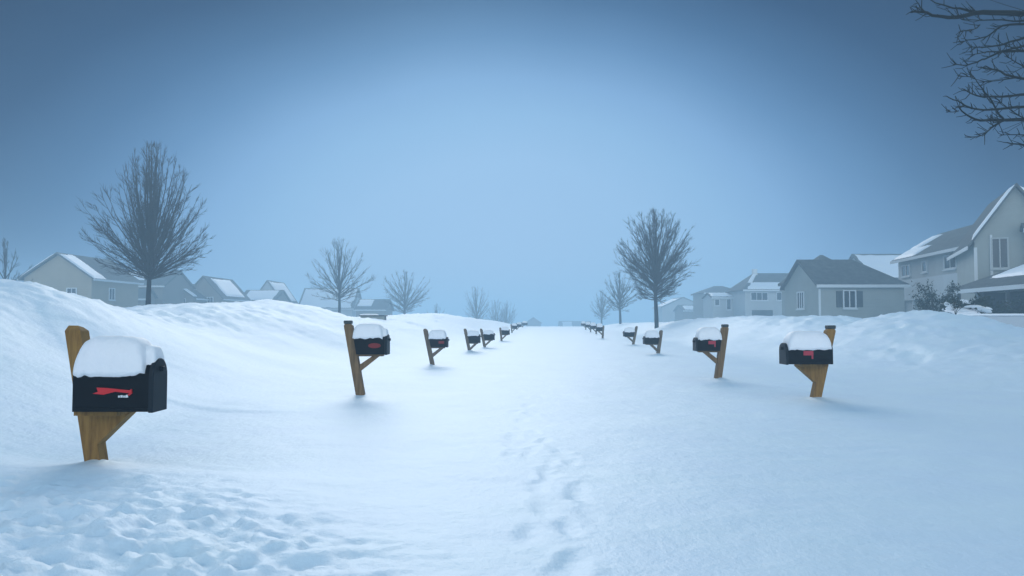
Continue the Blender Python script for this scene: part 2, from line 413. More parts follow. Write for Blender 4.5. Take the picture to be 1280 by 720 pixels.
    if k in (0, 1):     # snow standing on the lip of the door
        cap = snow_cap(s1 - .07, bx1 - .005, yc + .01, hw * .85, zt - .08, zsn - .06, 150 + k, sg)
        cap.build('snow_cap', M['capsnow'], t, smooth=True)

# ------------------------------------------------------------------ bare trees
def bez(a, b, c, n):
    return [a * (1 - t) ** 2 + b * (2 * t * (1 - t)) + c * t * t for t in [i / n for i in range(n + 1)]]

def bare_tree(label, px, d, ztop, zc, zw, hw, rt, nl, ns, nt_, seed, fan=.5, name='bare_tree', sx=0, rl=1.0, group='bare trees lining the lane', xpos=None, mats=('trunk', 'bark'), cone=False):
    rr = random.Random(seed)
    x = (px - CX) / F * d if xpos is None else xpos
    z0 = gz(x, d)
    t = thing(name, label, 'tree', (x, d, z0), 0, group)
    ztop -= z0; zc -= z0; zw -= z0
    def env(z):
        if z < zw: q = (z - zc) / (zw - zc); return hw * (.35 + .65 * max(q, 0) ** .6)
        q = min(1, (z - zw) / (ztop - zw))
        return hw * ((1 - q ** 1.6) ** .72 if cone else (1 - q ** 2.8) ** .60)
    tk = MB(); cr = MB()
    zl = zc + (.26 + .34 * (1 - fan)) * (ztop - zc)
    tp = []; m = 9
    for i in range(m + 1):
        z = -.5 + (zl + .5) * i / m
        tp.append(Vector((.03 * math.sin(z * 1.3 + seed), .03 * math.cos(z * 1.7 + seed), z)))
    tk.tube(tp, [rt * (1.35 if i == 0 else 1 - .62 * (max(0, p.z) / zl) ** 1.4) for i, p in enumerate(tp)], 9)
    def trunk_at(z):
        return Vector((.03 * math.sin(z * 1.3 + seed), .03 * math.cos(z * 1.7 + seed), z))
    leads = []
    for i in range(nl):
        zt = zc + (ztop - zc) * (((i + rr.random()) / nl) ** 1.05) * 1.0
        fi = i * 2.399 + rr.uniform(-.3, .3)
        r = env(zt) * (rr.uniform(.82, 1.04) if i % 5 else rr.uniform(.35, .75))
        zz0 = zc * .94 + (zt - zc) * rr.uniform(.02 + .25 * (1 - fan), .26 + .34 * (1 - fan)); zz0 = min(zz0, zl - .05)
        o = trunk_at(zz0); e = Vector((math.cos(fi) * r + sx * (zt - zc), math.sin(fi) * r, zt))
        c = o.lerp(e, .5) + Vector((math.cos(fi), math.sin(fi), 0)) * r * .12 - Vector((0, 0, .04 * (zt - zz0)))
        if zt < zw: e.z += rr.uniform(-.15, .3) ; c = o.lerp(e, .5) + Vector((0, 0, .05 * r))
        leads.append((o, c, e, rt * (.20 + .22 * (zt - zc) / (ztop - zc))))
    for i in range(3):   # central leaders
        zt = ztop * rr.uniform(.95, 1.0); o = trunk_at(zl - .1)
        e = Vector((rr.uniform(-.12, .12) * hw, rr.uniform(-.12, .12) * hw, zt)); leads.append((o, o.lerp(e, .5) + Vector((rr.uniform(-.1,.1), 0, 0)), e, rt * .42))
    sc_ = (ztop - zc) / 6.0
    for (o, c, e, r0) in leads:
        pts = bez(o, c, e, 7)
        for i in range(1, 7): pts[i] += Vector((rr.uniform(-1, 1), rr.uniform(-1, 1), rr.uniform(-1, 1))) * .035 * sc_
        cr.tube(pts, [r0 * (1 - .86 * i / 7) for i in range(8)], 5)
        L = (e - o).length
        for s in range(int(ns * (.5 + .5 * L / (.7 * (ztop - zc))))):
            tt = rr.uniform(.24, .98); k = int(tt * 7); f = tt * 7 - k; k2 = min(k + 1, 7)
            p = pts[k].lerp(pts[k2], f); tg = (pts[k2] - pts[max(k - 1, 0)]).normalized()
            rd = Vector((rr.gauss(0, 1), rr.gauss(0, 1), rr.gauss(0, 1))).normalized()
            dr = (tg + rd * .66 + Vector((p.x, p.y, 0)) * (.10 / max(hw * .3, .1)) + Vector((0, 0, .10))).normalized()
            ln = rl * sc_ * rr.uniform(.40, 1.0) * (1.15 - .6 * tt)
            q = p + dr * ln; up = Vector((0, 0, .14 * ln))
            if math.hypot(q.x, q.y) > env(q.z) * 1.12 + .1: ln *= .4; q = p + dr * ln
            sp = bez(p, p.lerp(q, .5) - up * .4, q + up, 4)
            rs = r0 * (1 - .86 * tt) * .38 + .004
            cr.tube(sp, [rs * (1 - .7 * i / 4) for i in range(5)], 4)
            for w in range(nt_):
                a = rr.uniform(.2, 1.0); k3 = min(int(a * 4), 3); b0 = sp[k3].lerp(sp[k3 + 1], a * 4 - k3)
                rd = Vector((rr.gauss(0, 1), rr.gauss(0, 1), rr.gauss(0, 1))).normalized()
                dd = (dr * .9 + rd * .5 + Vector((0, 0, .2))).normalized(); l2 = max(.16, ln * rr.uniform(.25, .65))
                b1 = b0 + dd * l2 * .5; b2 = b0 + dd * l2 + Vector((0, 0, .1 * l2))
                cr.tube([b0, b1, b2], [.0065, .0052, .003], 3)
    tk.build('trunk', M[mats[0]], t, smooth=True)
    cr.build('crown', M[mats[1]], t)
    return t

bare_tree('tallest bare tree with broad teardrop crown of fanned branches, behind the snow bank', 186, 33, 8.9, 2.75, 4.3, 2.8, .125, 110, 11, 7, 3, cone=True, sx=.02, fan=1, rl=.9)
bare_tree('tall bare tree with dense rounded egg-shaped crown, opposite side of the lane', 820, 46, 7.75, 2.1, 4.6, 2.4, .13, 110, 12, 9, 8, fan=.25)
bare_tree('mid-sized sparse bare tree with pointed top beyond the second mailbox', 424, 66, 8.1, 2.5, 4.4, 3.3, .14, 40, 11, 6, 12, cone=True, rl=1.1)
bare_tree('hazy bare tree with rounded upright crown, next beyond the sparse pointed one', 506, 96, 7.2, 1.6, 4.2, 3.5, .16, 56, 12, 6, 15)
bare_tree('faint bare tree, first of three fading at the end of the lane', 596, 125, 6.4, -.5, 3.0, 2.6, .17, 44, 10, 5, 17)
bare_tree('faint bare tree, middle of the three fading at the end of the lane', 620, 135, 4.4, -1.5, 1.6, 2.3, .17, 40, 10, 5, 19)
bare_tree('faint bare tree, last of the three fading at the end of the lane', 633, 140, 4.3, -1.5, 1.6, 2.2, .17, 40, 10, 5, 23)
bare_tree('slim hazy bare tree partly behind the dense egg-shaped crown', 775, 80, 6.1, 1.8, 3.6, 2.2, .14, 44, 11, 6, 27)
bare_tree('very faint narrow bare tree beside the farthest mailboxes', 752, 112, 5.2, .8, 2.6, 2.0, .15, 36, 10, 5, 29)
bare_tree('thin bare tree cut by the picture edge beside the beige gabled house', 6, 46, 5.9, 2.4, 3.4, 1.7, .10, 16, 7, 5, 31, cone=True)
bare_tree('faint low bare tree in front of the pale far roofs beyond the lane', 545, 118, 3.2, -.5, 1.2, 1.9, .12, 22, 8, 5, 37)

# near tree whose drooping boughs reach into the upper corner
def P(px, py, d): return Vector(((px - CX) / F * d, d, CAMH + (HY - py) / F * d))
tx, ty = 8.9, 9.4
t = thing('overhanging_tree', 'near dark bare tree reaching its drooping branches into the upper corner', 'tree', (tx, ty, gz(tx, ty)))
org = Vector((tx, ty, gz(tx, ty)))
rr = random.Random(77)
tk = MB(); cr = MB()
tpts = [Vector((0, 0, -.5)), Vector((0, 0, .4)), Vector((.04, 0, 1.6)), Vector((0, .05, 3.0)), Vector((.08, .05, 4.6)), Vector((.05, 0, 6.2)), Vector((.15, 0, 8.0))]
tk.tube(tpts, [.26, .19, .16, .14, .115, .08, .02], 10); tk.build('trunk', M['bark_near'], t, smooth=True)
BR = [([(1146,9),(1162,8),(1180,15),(1200,16),(1216,14),(1232,10),(1255,9),(1290,11)], .0235, 8),
      ([(1155,-4),(1160,6),(1170,12)], .009, 8), ([(1172,-6),(1195,3),(1215,6),(1232,10)], .012, 8),
      ([(1211,19),(1230,20),(1250,19),(1290,21)], .007, 21), ([(1207,34),(1218,33),(1228,31),(1234,26)], .0055, 21),
      ([(1208,48),(1222,45),(1240,42),(1249,38),(1256,29),(1266,26),(1290,24)], .010, 21),
      ([(1221,54),(1235,55),(1250,54),(1266,50),(1290,42)], .010, 60), ([(1222,65),(1234,61),(1246,60),(1262,60),(1290,52)], .009, 60),
      ([(1200,75),(1208,78),(1221,77),(1232,72),(1243,68),(1252,63),(1266,60),(1290,59)], .0105, 60),
      ([(1250,42),(1262,50),(1275,56),(1292,60)], .006, 60), ([(1239,78),(1246,82),(1256,84),(1268,92),(1290,95)], .012, 95),
      ([(1205,91),(1214,92),(1224,92)], .0045, 95), ([(1219,88),(1228,97),(1234,106),(1240,115),(1248,125),(1254,138),(1262,148)], .009, 149),
      ([(1235,99),(1252,97),(1270,94),(1290,94)], .007, 95), ([(1209,107),(1219,113),(1232,118),(1250,118),(1266,117),(1290,115)], .0115, 132),
      ([(1189,117),(1196,121),(1205,124),(1216,131),(1230,134),(1246,135),(1266,132),(1290,131)], .0115, 132),
      ([(1203,130),(1211,139),(1221,146),(1236,149),(1252,147),(1270,148),(1290,147)], .016, 149),
      ([(1188,135),(1196,138),(1204,136)], .005, 132), ([(1212,168),(1224,170),(1237,166),(1244,158),(1252,152),(1262,148)], .008, 149),
      ([(1256,167),(1270,166),(1290,167)], .006, 149), ([(1260,176),(1275,178),(1292,180)], .010, 180), ([(1243,152),(1256,150)], .008, 149),
      ([(1262,60),(1272,70),(1282,76),(1294,84)], .006, 95), ([(1252,120),(1262,128),(1276,140),(1290,147)], .006, 149)]
boughs = {8: (11, 4.7, .055), 21: (24, 4.4, .03), 60: (58, 3.9, .035), 95: (96, 3.55, .035), 132: (130, 3.2, .04), 149: (149, 3.0, .05), 180: (182, 2.6, .03)}
BD = {k: 8.35 + .12 * i for i, k in enumerate(boughs)}
for kk, (pyv, zt, r) in boughs.items():
    a = P(1292, pyv, BD[kk]) - org; b_ = Vector((.02, 0, zt - org.z + .1)); 
    pts = bez(b_, Vector(((a.x) * .5, a.y * .5, max(a.z, b_.z) + .25)), a, 8)
    cr.tube(pts, [r * (1.5 - .9 * i / 8) for i in range(9)], 6)
def twigs(pts, ri, n, ln):
    for _ in range(n):
        i = rr.randrange(0, len(pts) - 1); p = pts[i].lerp(pts[i + 1], rr.random()); tg = (pts[0] - pts[-1]).normalized()
        rd = Vector((rr.gauss(0, 1), rr.gauss(0, 1) , rr.gauss(0, 1))).normalized()
        dr = (tg * .8 + rd * .75).normalized(); l = ln * rr.uniform(.35, 1)
        q1 = p + dr * l * .5 + Vector((0, 0, rr.uniform(-.02, .02))); q2 = p + dr * l + Vector((0, 0, .12 * l))
        cr.tube([p, q1, q2], [.0055, .0045, .003], 4)
for j, (pp, r, kk) in enumerate(BR):
    dep = BD[kk] - .02
    n = len(pp); pts = [P(a, b, dep - .25 * (1 - i / n) * math.sin(j * 1.9)) - org for i, (a, b) in enumerate(pp)]
    # smooth once
    q = [pts[0]]
    for i in range(n - 1): q += [pts[i].lerp(pts[i + 1], .3), pts[i].lerp(pts[i + 1], .7)]
    q.append(pts[-1]); m = len(q)
    q = [v + Vector((rr.uniform(-1, 1), rr.uniform(-1, 1), rr.uniform(-1, 1))) * .006 for v in q]
    cr.tube(q, [max(.0032, r * 1.35 * (.30 + .72 * i / (m - 1))) for i in range(m)], 6)
    twigs(q, r, n * 3, .17)
for i in range(46):      # the rest of the crown, beyond the frame
    fi = rr.uniform(0, 2 * math.pi); zt = rr.uniform(2.6, 8.2); q = (zt - 2.6) / 5.6; r = 2.3 * math.sin(math.pi * (.18 + .8 * q)) * rr.uniform(.6, 1)
    if math.cos(fi) < -.2 and zt < 5.6 and r > 1.9: r = 1.8
    o = Vector((0, 0, max(1.8, zt - rr.uniform(.6, 1.8)))); e = Vector((math.cos(fi) * r, math.sin(fi) * r, zt))
    pts = bez(o, o.lerp(e, .5) + Vector((0, 0, .25)), e, 6); cr.tube(pts, [.035 * (1 - .85 * k / 6) for k in range(7)], 5)
    for s in range(9):
        k = rr.randrange(1, 6); p = pts[k]; rd = Vector((rr.gauss(0, 1), rr.gauss(0, 1), rr.gauss(0, 1))).normalized()
        dr = ((e - o).normalized() + rd * .8).normalized(); l = rr.uniform(.4, 1.0); q_ = p + dr * l
        sp = [p, p + dr * l * .5, q_]; cr.tube(sp, [.012, .009, .004], 4)
        for w in range(4): 
            b0 = p + dr * l * rr.uniform(.2, 1); rd = Vector((rr.gauss(0, 1), rr.gauss(0, 1), rr.gauss(0, 1))).normalized()
            cr.tube([b0, b0 + (dr + rd * .7) * .15, b0 + (dr + rd * .8) * .3], [.005, .004, .003], 3)
cr.build('crown', M['bark_near'], t)

# ------------------------------------------------------------------ houses
def roof_snow(par, A, B, C, D, th, seed, name='snow_patch', m='roofsnow'):
    """irregular layer of snow over the roof quad A-B (eave side) to D-C (ridge side)"""
    A, B, C, D = map(Vector, (A, B, C, D)); nrm = (B - A).cross(D - A).normalized()
    if nrm.z < 0: nrm = -nrm
    nu, nv = 22, 12; mb = MB(); vs = []
    for j in range(nv + 1):
        for i in range(nu + 1):
            u, v = i / nu, j / nv
            e = .06 * float(fbm(np.array([u * 4. + seed]), np.array([v * 4.]), seed, 3)[0])
            uu = min(1, max(0, u + e * (1 if 0 < j < nv else 1.3))); vv = v + (.07 * float(fbm(np.array([u * 5. + seed]), np.array([9.]), seed + 5, 3)[0]) if j in (0, nv) else 0)
            vv = min(1.0, max(0.0, vv))
            p = (A * (1 - uu) + B * uu) * (1 - vv) + (D * (1 - uu) + C * uu) * vv
            ed = min(u, 1 - u, v, 1 - v); h = th * min(1, (ed * 9) ** .5) if ed > 0 else 0
            vs.append(p + nrm * (.006 + h * (1 + .25 * e * 6)))
    n1 = nu + 1
    base = []
    mb.add(vs, [(j * n1 + i, j * n1 + i + 1, (j + 1) * n1 + i + 1, (j + 1) * n1 + i) for j in range(nv) for i in range(nu)])
    return mb.build(name, M[m], par, smooth=True)

def block(par, x0, x1, y0, y1, z0, he, rise, ridge='x', over=.28, wall='side_pale', hip=(0, 0), walls=True, roofm='shingle', snow=()):
    """walls with gables (or hips) and a two-slope roof; hip = inset of each ridge end"""
    if ridge == 'y':   # build along x then swap
        sw = lambda p: (p[1], p[0], p[2])
        x0, x1, y0, y1 = y0, y1, x0, x1
    else: sw = lambda p: p
    yc = (y0 + y1) / 2; zr = he + rise; sl = rise / ((y1 - y0) / 2)
    if walls:
        mb = MB(); vs = [(x0,y0,z0),(x1,y0,z0),(x1,y1,z0),(x0,y1,z0),(x0,y0,he),(x1,y0,he),(x1,y1,he),(x0,y1,he)]
        fs = [(0,1,5,4),(2,3,7,6)]
        if hip[0] == 0: vs.append((x0, yc, zr - .02)); fs.append((3,0,4,len(vs)-1,7))
        else: fs.append((3,0,4,7))
        if hip[1] == 0: vs.append((x1, yc, zr - .02)); fs.append((1,2,6,len(vs)-1,5))
        else: fs.append((1,2,6,5))
        mb.add([sw(v) for v in vs], fs); mb.build('wall', M[wall], par)
    th = .14; ze = he - sl * over; o = over
    a0 = x0 - (o if hip[0] == 0 else o); a1 = x1 + o
    r0 = x0 - o if hip[0] == 0 else x0 + hip[0]; r1 = x1 + o if hip[1] == 0 else x1 - hip[1]
    mb = MB()
    lo = [(a0, y0 - o, ze), (a1, y0 - o, ze), (a1, y1 + o, ze), (a0, y1 + o, ze), (r0, yc, zr), (r1, yc, zr)]
    hi = [(p[0], p[1], p[2] + th) for p in lo]
    fs = [(6,7,11,10), (8,9,10,11), (0,1,5,4), (2,3,4,5), (0,1,7,6), (2,3,9,8)]
    fs += [(0,4,10,6), (4,3,9,10)] if hip[0] == 0 else [(6,10,9), (0,4,3), (3,0,6,9)]
    fs += [(1,5,11,7), (5,2,8,11)] if hip[1] == 0 else [(7,8,11), (1,2,5), (1,2,8,7)]
    mb.add([sw(p) for p in lo + hi], fs)
    rf = mb.build('roof', M[roofm], par)
    # fascia along the eaves
    for yy, s in ((y0 - o, -1), (y1 + o, 1)):
        mb = MB(); q = sorted((yy + s * .004, yy + s * .05)); pts = [(a0, q[0], ze - .05), (a1, q[0], ze - .05), (a1, q[1], ze - .05), (a0, q[1], ze - .05)]
        mb.add([sw(p) for p in pts] + [sw((p[0], p[1], ze + .12)) for p in pts], [(0,1,2,3),(4,5,6,7),(0,1,5,4),(1,2,6,5),(2,3,7,6),(3,0,4,7)])
        mb.build('gutter', M['trim'], rf)
    for k, (side, u0, u1, v0, v1) in enumerate(snow):
        yy = y0 - o if side < 0 else y1 + o
        def S(u, v):
            za = ze + th + (zr - ze) * v; xa = a0 + (r0 - a0) * v; xb = a1 + (r1 - a1) * v
            return sw((xa + (xb - xa) * u, yy + (yc - yy) * v, za))
        roof_snow(rf, S(u0, v0), S(u1, v0), S(u1, v1), S(u0, v1), .10, int(abs(x0 * 7) + k * 13 + 3))
    return rf

def window(par, face, a, b, c, w, h, panes=2, shut=False, fm='trim'):
    """window on a wall: face '-y' (plane y=b, centre x=a) or '-x'/'+x' (plane x=b, centre y=a); c = centre height"""
    sw = (lambda p: p) if face == '-y' else (lambda p: (p[1], p[0], p[2]))
    s = -1 if face in ('-y', '-x') else 1
    def bx(mb, a0, a1, d0, d1, z0, z1):
        q0, q1 = sorted((b + s * d0, b + s * d1)); v = [(a0,q0,z0),(a1,q0,z0),(a1,q1,z0),(a0,q1,z0),(a0,q0,z1),(a1,q0,z1),(a1,q1,z1),(a0,q1,z1)]
        mb.add([sw(p) for p in v], [(0,3,2,1),(4,5,6,7),(0,1,5,4),(1,2,6,5),(2,3,7,6),(3,0,4,7)])
    t_ = .07; mb = MB()
    bx(mb, a - w/2 - t_, a - w/2, .003, .07, c - h/2 - t_, c + h/2 + t_); bx(mb, a + w/2, a + w/2 + t_, .003, .07, c - h/2 - t_, c + h/2 + t_)
    bx(mb, a - w/2, a + w/2, .003, .07, c - h/2 - t_, c - h/2); bx(mb, a - w/2, a + w/2, .003, .07, c + h/2, c + h/2 + t_)
    for k in range(1, panes):
        xx = a - w/2 + w * k / panes; bx(mb, xx - .025, xx + .025, .003, .06, c - h/2, c + h/2)
    bx(mb, a - w/2 - .12, a + w/2 + .12, .004, .12, c - h/2 - t_ - .06, c - h/2 - t_ - .002)
    f = mb.build('window', M[fm], par)
    mb = MB(); bx(mb, a - w/2 + .001, a + w/2 - .001, .004, .022, c - h/2 + .001, c + h/2 - .001); mb.build('pane', M['pane'], f)
    if shut:
        for q in (-1, 1):
            mb = MB(); cc = a + q * (w/2 + t_ + .20); bx(mb, cc - .17, cc + .17, .004, .05, c - h/2, c + h/2); mb.build('shutter', M['shutter'], f)
    return f

def slab(par, name, m, *b):
    return MB().box(*b).build(name, M[m], par)

def house(label, x, y, rz=0, name='house', z=0, group='houses behind the snow banks'):
    return thing(name, label, 'house', (x, y, z), rz, group)

# --- single storey grey house with shuttered windows
h = house('single storey grey house with dark shuttered windows and bare grey roof', 17.45, 42, R(0))
block(h, 0, 4.85, 0, 5.3, -1, 2.85, 1.5, 'x', over=.22, wall='side_grey', hip=(0, 1.7))
block(h, 1.9, 5.3, 5.35, 11, -1, 3.4, 1.7, 'x', over=.2, wall='side_grey', hip=(1.6, 1.6))
window(h, '-y', 1.72, 0, 2.02, .62, .92, 2, True)
window(h, '-x', 2.6, 0, 2.02, .95, .92, 3)
slab(h, 'corner_board', 'trim', -.03, .09, -.03, -.004, -1, 2.62)
# --- snowy roof behind it
h = house('house whose roof slope is fully white with snow, behind the single storey grey house', 29.3, 60)
block(h, 0, 6, 0, 6, -1, 4.2, 2.1, 'x', wall='side_pale', snow=((-1, .02, .98, .04, .97),))
window(h, '-y', 2, 0, 3.1, .9, 1.0)

# --- big two storey house, facade towards the lane
a = math.atan(.16); h = house('large two storey pale house with steep gable, porch roof and balcony band', 23.6, 38, -a)
# local: +y runs away along the facade, facade plane x = 0
block(h, .0, 5.2, .1, 10.3, -1, 4.75, 1.55, 'y', over=.34, wall='side_pale', snow=((-1, .66, .99, .03, .40), (-1, .86, .99, .36, .90)))
slab(h, 'balcony_band', 'side_white', -.14, -.004, .4, 10.32, 2.05, 3.35)
slab(h, 'recess_shade', 'dark', -.02, -.003, 9.55, 10.1, -1, 2.04)  # flat panel, near-black colour standing in for shade at the ground floor
for yy in (2.6, 5.0, 7.6, 9.3, 10.25): slab(h, 'column', 'trim', -.13, -.03, yy - .07, yy + .07, -1, 2.046)
slab(h, 'garage_door', 'side_grey', -.03, -.003, 5.2, 7.4, -1, 1.95)
window(h, '-x', 8.9, 0, 3.95, 1.3, .62, 2); window(h, '-x', 5.9, 0, 4.0, .6, .55, 1); window(h, '-x', 2.3, 0, 4.02, 1.5, .66, 2)
slab(h, 'link_wall', 'side_grey', .4, 4.9, -3.4, .09, -1, 5.2)
# steep gable block, turned a little towards the viewer
ga = R(24) ; XF = (h, (-1.6, -4.3, 0), -ga + a)
block(h, 0, 3.3, 0, 6.5, -1, 4.55, 2.35, 'y', over=.30, wall='side_grey', snow=((-1, .0, .045, .1, .98), (1, .0, .06, .3, .95)))
slab(h, 'corner_board', 'trim', -.03, .10, -.03, -.004, -1, 4.2)
slab(h, 'pilaster', 'trim', .60, .70, -.06, -.004, 2.6, 4.75)
slab(h, 'pilaster', 'trim', 1.95, 2.07, -.25, -.13, 2.6, 4.75)
window(h, '-y', .98, 0, 3.9, .56, 1.30, 2, fm='side_pale')
window(h, '-y', 2.6, 0, 3.8, .7, 1.3, 2)
block(h, 1.85, 3.4, -.6, -.01, 2.2, 4.85, .22, 'x', over=.08, walls=False)
XF = None
# porch
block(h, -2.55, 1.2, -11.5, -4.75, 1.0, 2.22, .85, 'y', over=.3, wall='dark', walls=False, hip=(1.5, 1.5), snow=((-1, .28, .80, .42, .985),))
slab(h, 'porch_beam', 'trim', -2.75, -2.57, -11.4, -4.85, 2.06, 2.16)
slab(h, 'porch_wall', 'dark', -.6, -.2, -11.3, -5.0, -1, 2.1)  # near-black colour carries the shade under the porch roof
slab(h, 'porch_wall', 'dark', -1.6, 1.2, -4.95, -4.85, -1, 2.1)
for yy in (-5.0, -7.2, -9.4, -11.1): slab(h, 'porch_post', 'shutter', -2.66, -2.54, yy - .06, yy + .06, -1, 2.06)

# --- house behind with snow along the eave
h = house('two storey house with snow band along its eave and wide dark upper windows', 24.6, 78)
block(h, 0, 5.6, 0, 6, -1, 4.0, 1.75, 'x', wall='side_pale', hip=(1.9, 0), snow=((-1, .06, .97, .02, .42), (-1, 0, .1, .4, .98)))
for xx, w_ in ((1.5, 1.7), (4.1, 1.5)): window(h, '-y', xx, 0, 3.25, w_, .75, 3)
slab(h, 'garage_door', 'shutter', .7, 2.9, -.03, -.003, -1, 1.8); slab(h, 'door', 'side_grey', 4.0, 4.6, -.04, -.003, -1, 2.3)
slab(h, 'chimney', 'trim', 1.75, 2.2, 2.6, 3.1, 4.2, 6.3)
h = house('low annexe with two small dark windows beside the snow-banded house', 23.7, 82.2)
block(h, -1.4, 1.0, 0, 4, -1, 3.2, .5, 'x', over=.15, wall='side_pale', hip=(0, 0), snow=((-1, .05, .95, .1, .9),))
window(h, '-y', -.9, 0, 2.7, .45, .6, 1); window(h, '-y', .4, 0, 2.5, .4, 1.1, 1)
h = house('hazy grey hip-roofed house without visible windows, beside the low annexe', 27.2, 104)
block(h, 0, 5.6, 0, 7, -2, 4.5, 1.0, 'x', wall='side_tan', hip=(2.2, 2.2)); window(h, '-y', 4.4, 0, 3.3, .8, .7, 1)
h = house('dim low house under the dense egg-shaped tree with thin snow on its roof', 29.0, 122)
block(h, -.6, 4.2, 0, 7, -2, 2.2, .9, 'x', wall='side_tan', snow=((-1, .1, .6, .1, .8),))
h = house('faintest pale house behind the dense egg-shaped tree', 28.0, 138)
block(h, 0, 8, 0, 8, -4, 3.0, 1.8, 'y', wall='side_pale', snow=((-1, .1, .9, .1, .9),))

# --- across the lane
h = house('beige house with front gable and thin snow lines on both rakes', -36.9, 60)
block(h, -2.75, 2.75, 0, 7.5, -1, 4.25, 1.9, 'y', over=.3, wall='side_beige', snow=((1, .0, .25, .0, .97), (-1, .0, .12, .0, .97)))
window(h, '-y', 1.15, 0, 2.95, .7, .8, 2); window(h, '+x', 3.0, 2.75, 3.0, .8, .9, 2)
h = house('grey-brown house with snow patches on its low roof, between beige gable and tall tree', -42.5, 76)
block(h, 0, 6.6, 0, 7, -1, 4.3, 1.6, 'x', wall='side_tan', snow=((-1, .16, .62, .35, .92), (-1, .2, .5, .02, .15)))
block(h, 2.2, 5.8, -2.2, -.05, -1, 3.0, .8, 'x', wall='side_tan', snow=((-1, .1, .6, .1, .7),))
window(h, '-y', 1.2, 0, 3.2, .7, .9, 2)
h = house('low house with one snow streak on its gable, behind the tall tree trunk', -36.9, 81)
block(h, -2.6, 2.1, 0, 7, -1, 3.2, 1.6, 'y', wall='side_tan', snow=((1, .0, .14, .1, .8),)); window(h, '-y', .8, 0, 2.7, .6, .7)
h = house('gabled house with one large rectangle of snow on its side roof slope', -35.0, 84)
block(h, -2.2, 2.0, 0, 8.5, -1, 3.35, 2.3, 'y', wall='side_tan', snow=((1, .18, .86, .12, .93),)); window(h, '-y', .7, 0, 2.9, .6, .8); window(h, '-y', -.7, 0, 2.9, .6, .8)
h = house('small snow-roofed house next along from the one with the snow rectangle', -36.2, 98)
block(h, 0, 4.6, 0, 7, -1, 3.2, 1.5, 'x', wall='side_tan', snow=((-1, .1, .9, .1, .95),))
h = house('hazy house with pointed white gable roof above a low dark one', -37.2, 112)
block(h, -2.0, 2.2, 0, 8, -2, 3.6, 3.0, 'y', wall='side_pale', snow=((1, .05, .95, .1, .95), (-1, .05, .95, .1, .95)))
block(h, -3.6, 2.8, -3, -.05, -2, 2.6, 1.2, 'x', wall='side_tan')
h = house('faint house with long snowy slope behind the sparse pointed tree', -31.5, 118)
block(h, -2.5, 6, 0, 8, -3, 2.6, 3.2, 'x', wall='side_pale', snow=((-1, .03, .97, .03, .97),))
h = house('hazy low house with white-edged roof just beyond the sparse pointed tree', -21.8, 108)
block(h, -1.0, 3.2, 0, 7, -2, 2.2, 1.5, 'x', wall='side_tan', snow=((-1, .05, .5, .3, .95),))
h = house('faint small house with a touch of snow at the very end of the lane', 6.0, 195)
block(h, -2.2, 1.6, 0, 6, -6, -.2, 1.3, 'y', wall='side_tan', snow=((1, .1, .9, .1, .95),))
h = house('low hazy house at the end of the lane, wide and plain', 15, 215)
block(h, -1, 8, 0, 6, -7, -1.6, 1.6, 'x', wall='side_tan', snow=((-1, .1, .4, .1, .9),))

# --- small block between the two snow mounds
x, y = (467 - CX) / F * 31, 31
u = thing('utility_box', 'low grey utility box half buried between two snow mounds', 'utility box', (x, y, gz(x, y)))
MB().box(-.5, .5, -.25, .25, -.6, .08).build('cabinet', M['side_grey'], u, bevel=.02)
MB().box(-.55, .55, -.29, .29, .082, .12).build('lid', M['shutter'], u)
snow_cap(-.55, .2, 0, .28, .122, .18, 7, 1).build('snow_cap', M['capsnow'], u, smooth=True)

# --- low pale wall in front of the porch
w = thing('low_wall', 'low pale garden wall below the porch of the large house', 'wall', (12.1, 20.2, 0), R(-7))
MB().box(0, 9.5, 0, .3, -.3, 1.0).build('wall_body', M['stone'], w, bevel=.02)
MB().box(-.05, 9.55, -.05, .35, 1.002, 1.06).build('coping', M['capsnow'], w, bevel=.025)

# --- shrubs before the porch
def shrub(label, x, y, z0, rx, rz, n, seed, spiky, snow_n):
    rr = random.Random(seed); t = thing('evergreen_shrub', label, 'shrub', (x, y, z0), 0, 'shrubs before the large house')
    st = MB(); fo = MB()
    for k in range(26 if spiky else 16):
        f = rr.uniform(0, 6.283); e = Vector((math.cos(f) * rx * rr.uniform(.4, .95), math.sin(f) * rx * rr.uniform(.3, .9), rz * rr.uniform(.45, 1.08)))
        pts = bez(Vector((0, 0, 0)), Vector((e.x * .35, e.y * .35, e.z * .7)), e, 4); st.tube(pts, [.03, .022, .016, .011, .006], 4)
        for _ in range(n // 20):
            tt = rr.uniform(.3, 1.08); p = pts[min(3, int(tt * 4))].lerp(pts[min(4, int(tt * 4) + 1)], (tt * 4) % 1)
            p = p + Vector((rr.gauss(0, .10), rr.gauss(0, .10), rr.gauss(0, .08))) * rx
            d = Vector((rr.gauss(0, 1), rr.gauss(0, 1), rr.gauss(.5, .8))).normalized(); s_ = d.cross(Vector((rr.random(), rr.random(), 1))).normalized()
            l = rr.uniform(.08, .20); w_ = l * (.16 if spiky else .3)
            fo.add([p - s_ * w_, p + d * l * .5 + s_ * w_ * .2, p + d * l, p + s_ * w_], [(0, 1, 2, 3)])
    st.build('stems', M['weed'], t); fo.build('foliage', M['needles'], t)
    for k in range(snow_n):
        f = rr.uniform(0, 6.283); rr_ = rx * rr.uniform(.1, .85); zz = rz * (1.0 - .55 * (rr_ / rx) ** 2) * rr.uniform(.75, 1.02)
        l = rx * rr.uniform(.22, .55); c = Vector((math.cos(f) * rr_, math.sin(f) * rr_ * .8, zz))
        o = snow_cap(-l, l, 0, l * rr.uniform(.5, .8), -.04, rr.uniform(.04, .08), seed + k, 1).build('snow_clump', M['capsnow'], t, smooth=True)
        o.location = c; o.rotation_euler = (rr.uniform(-.2, .2), rr.uniform(-.35, .35), rr.uniform(0, 3))
    return t
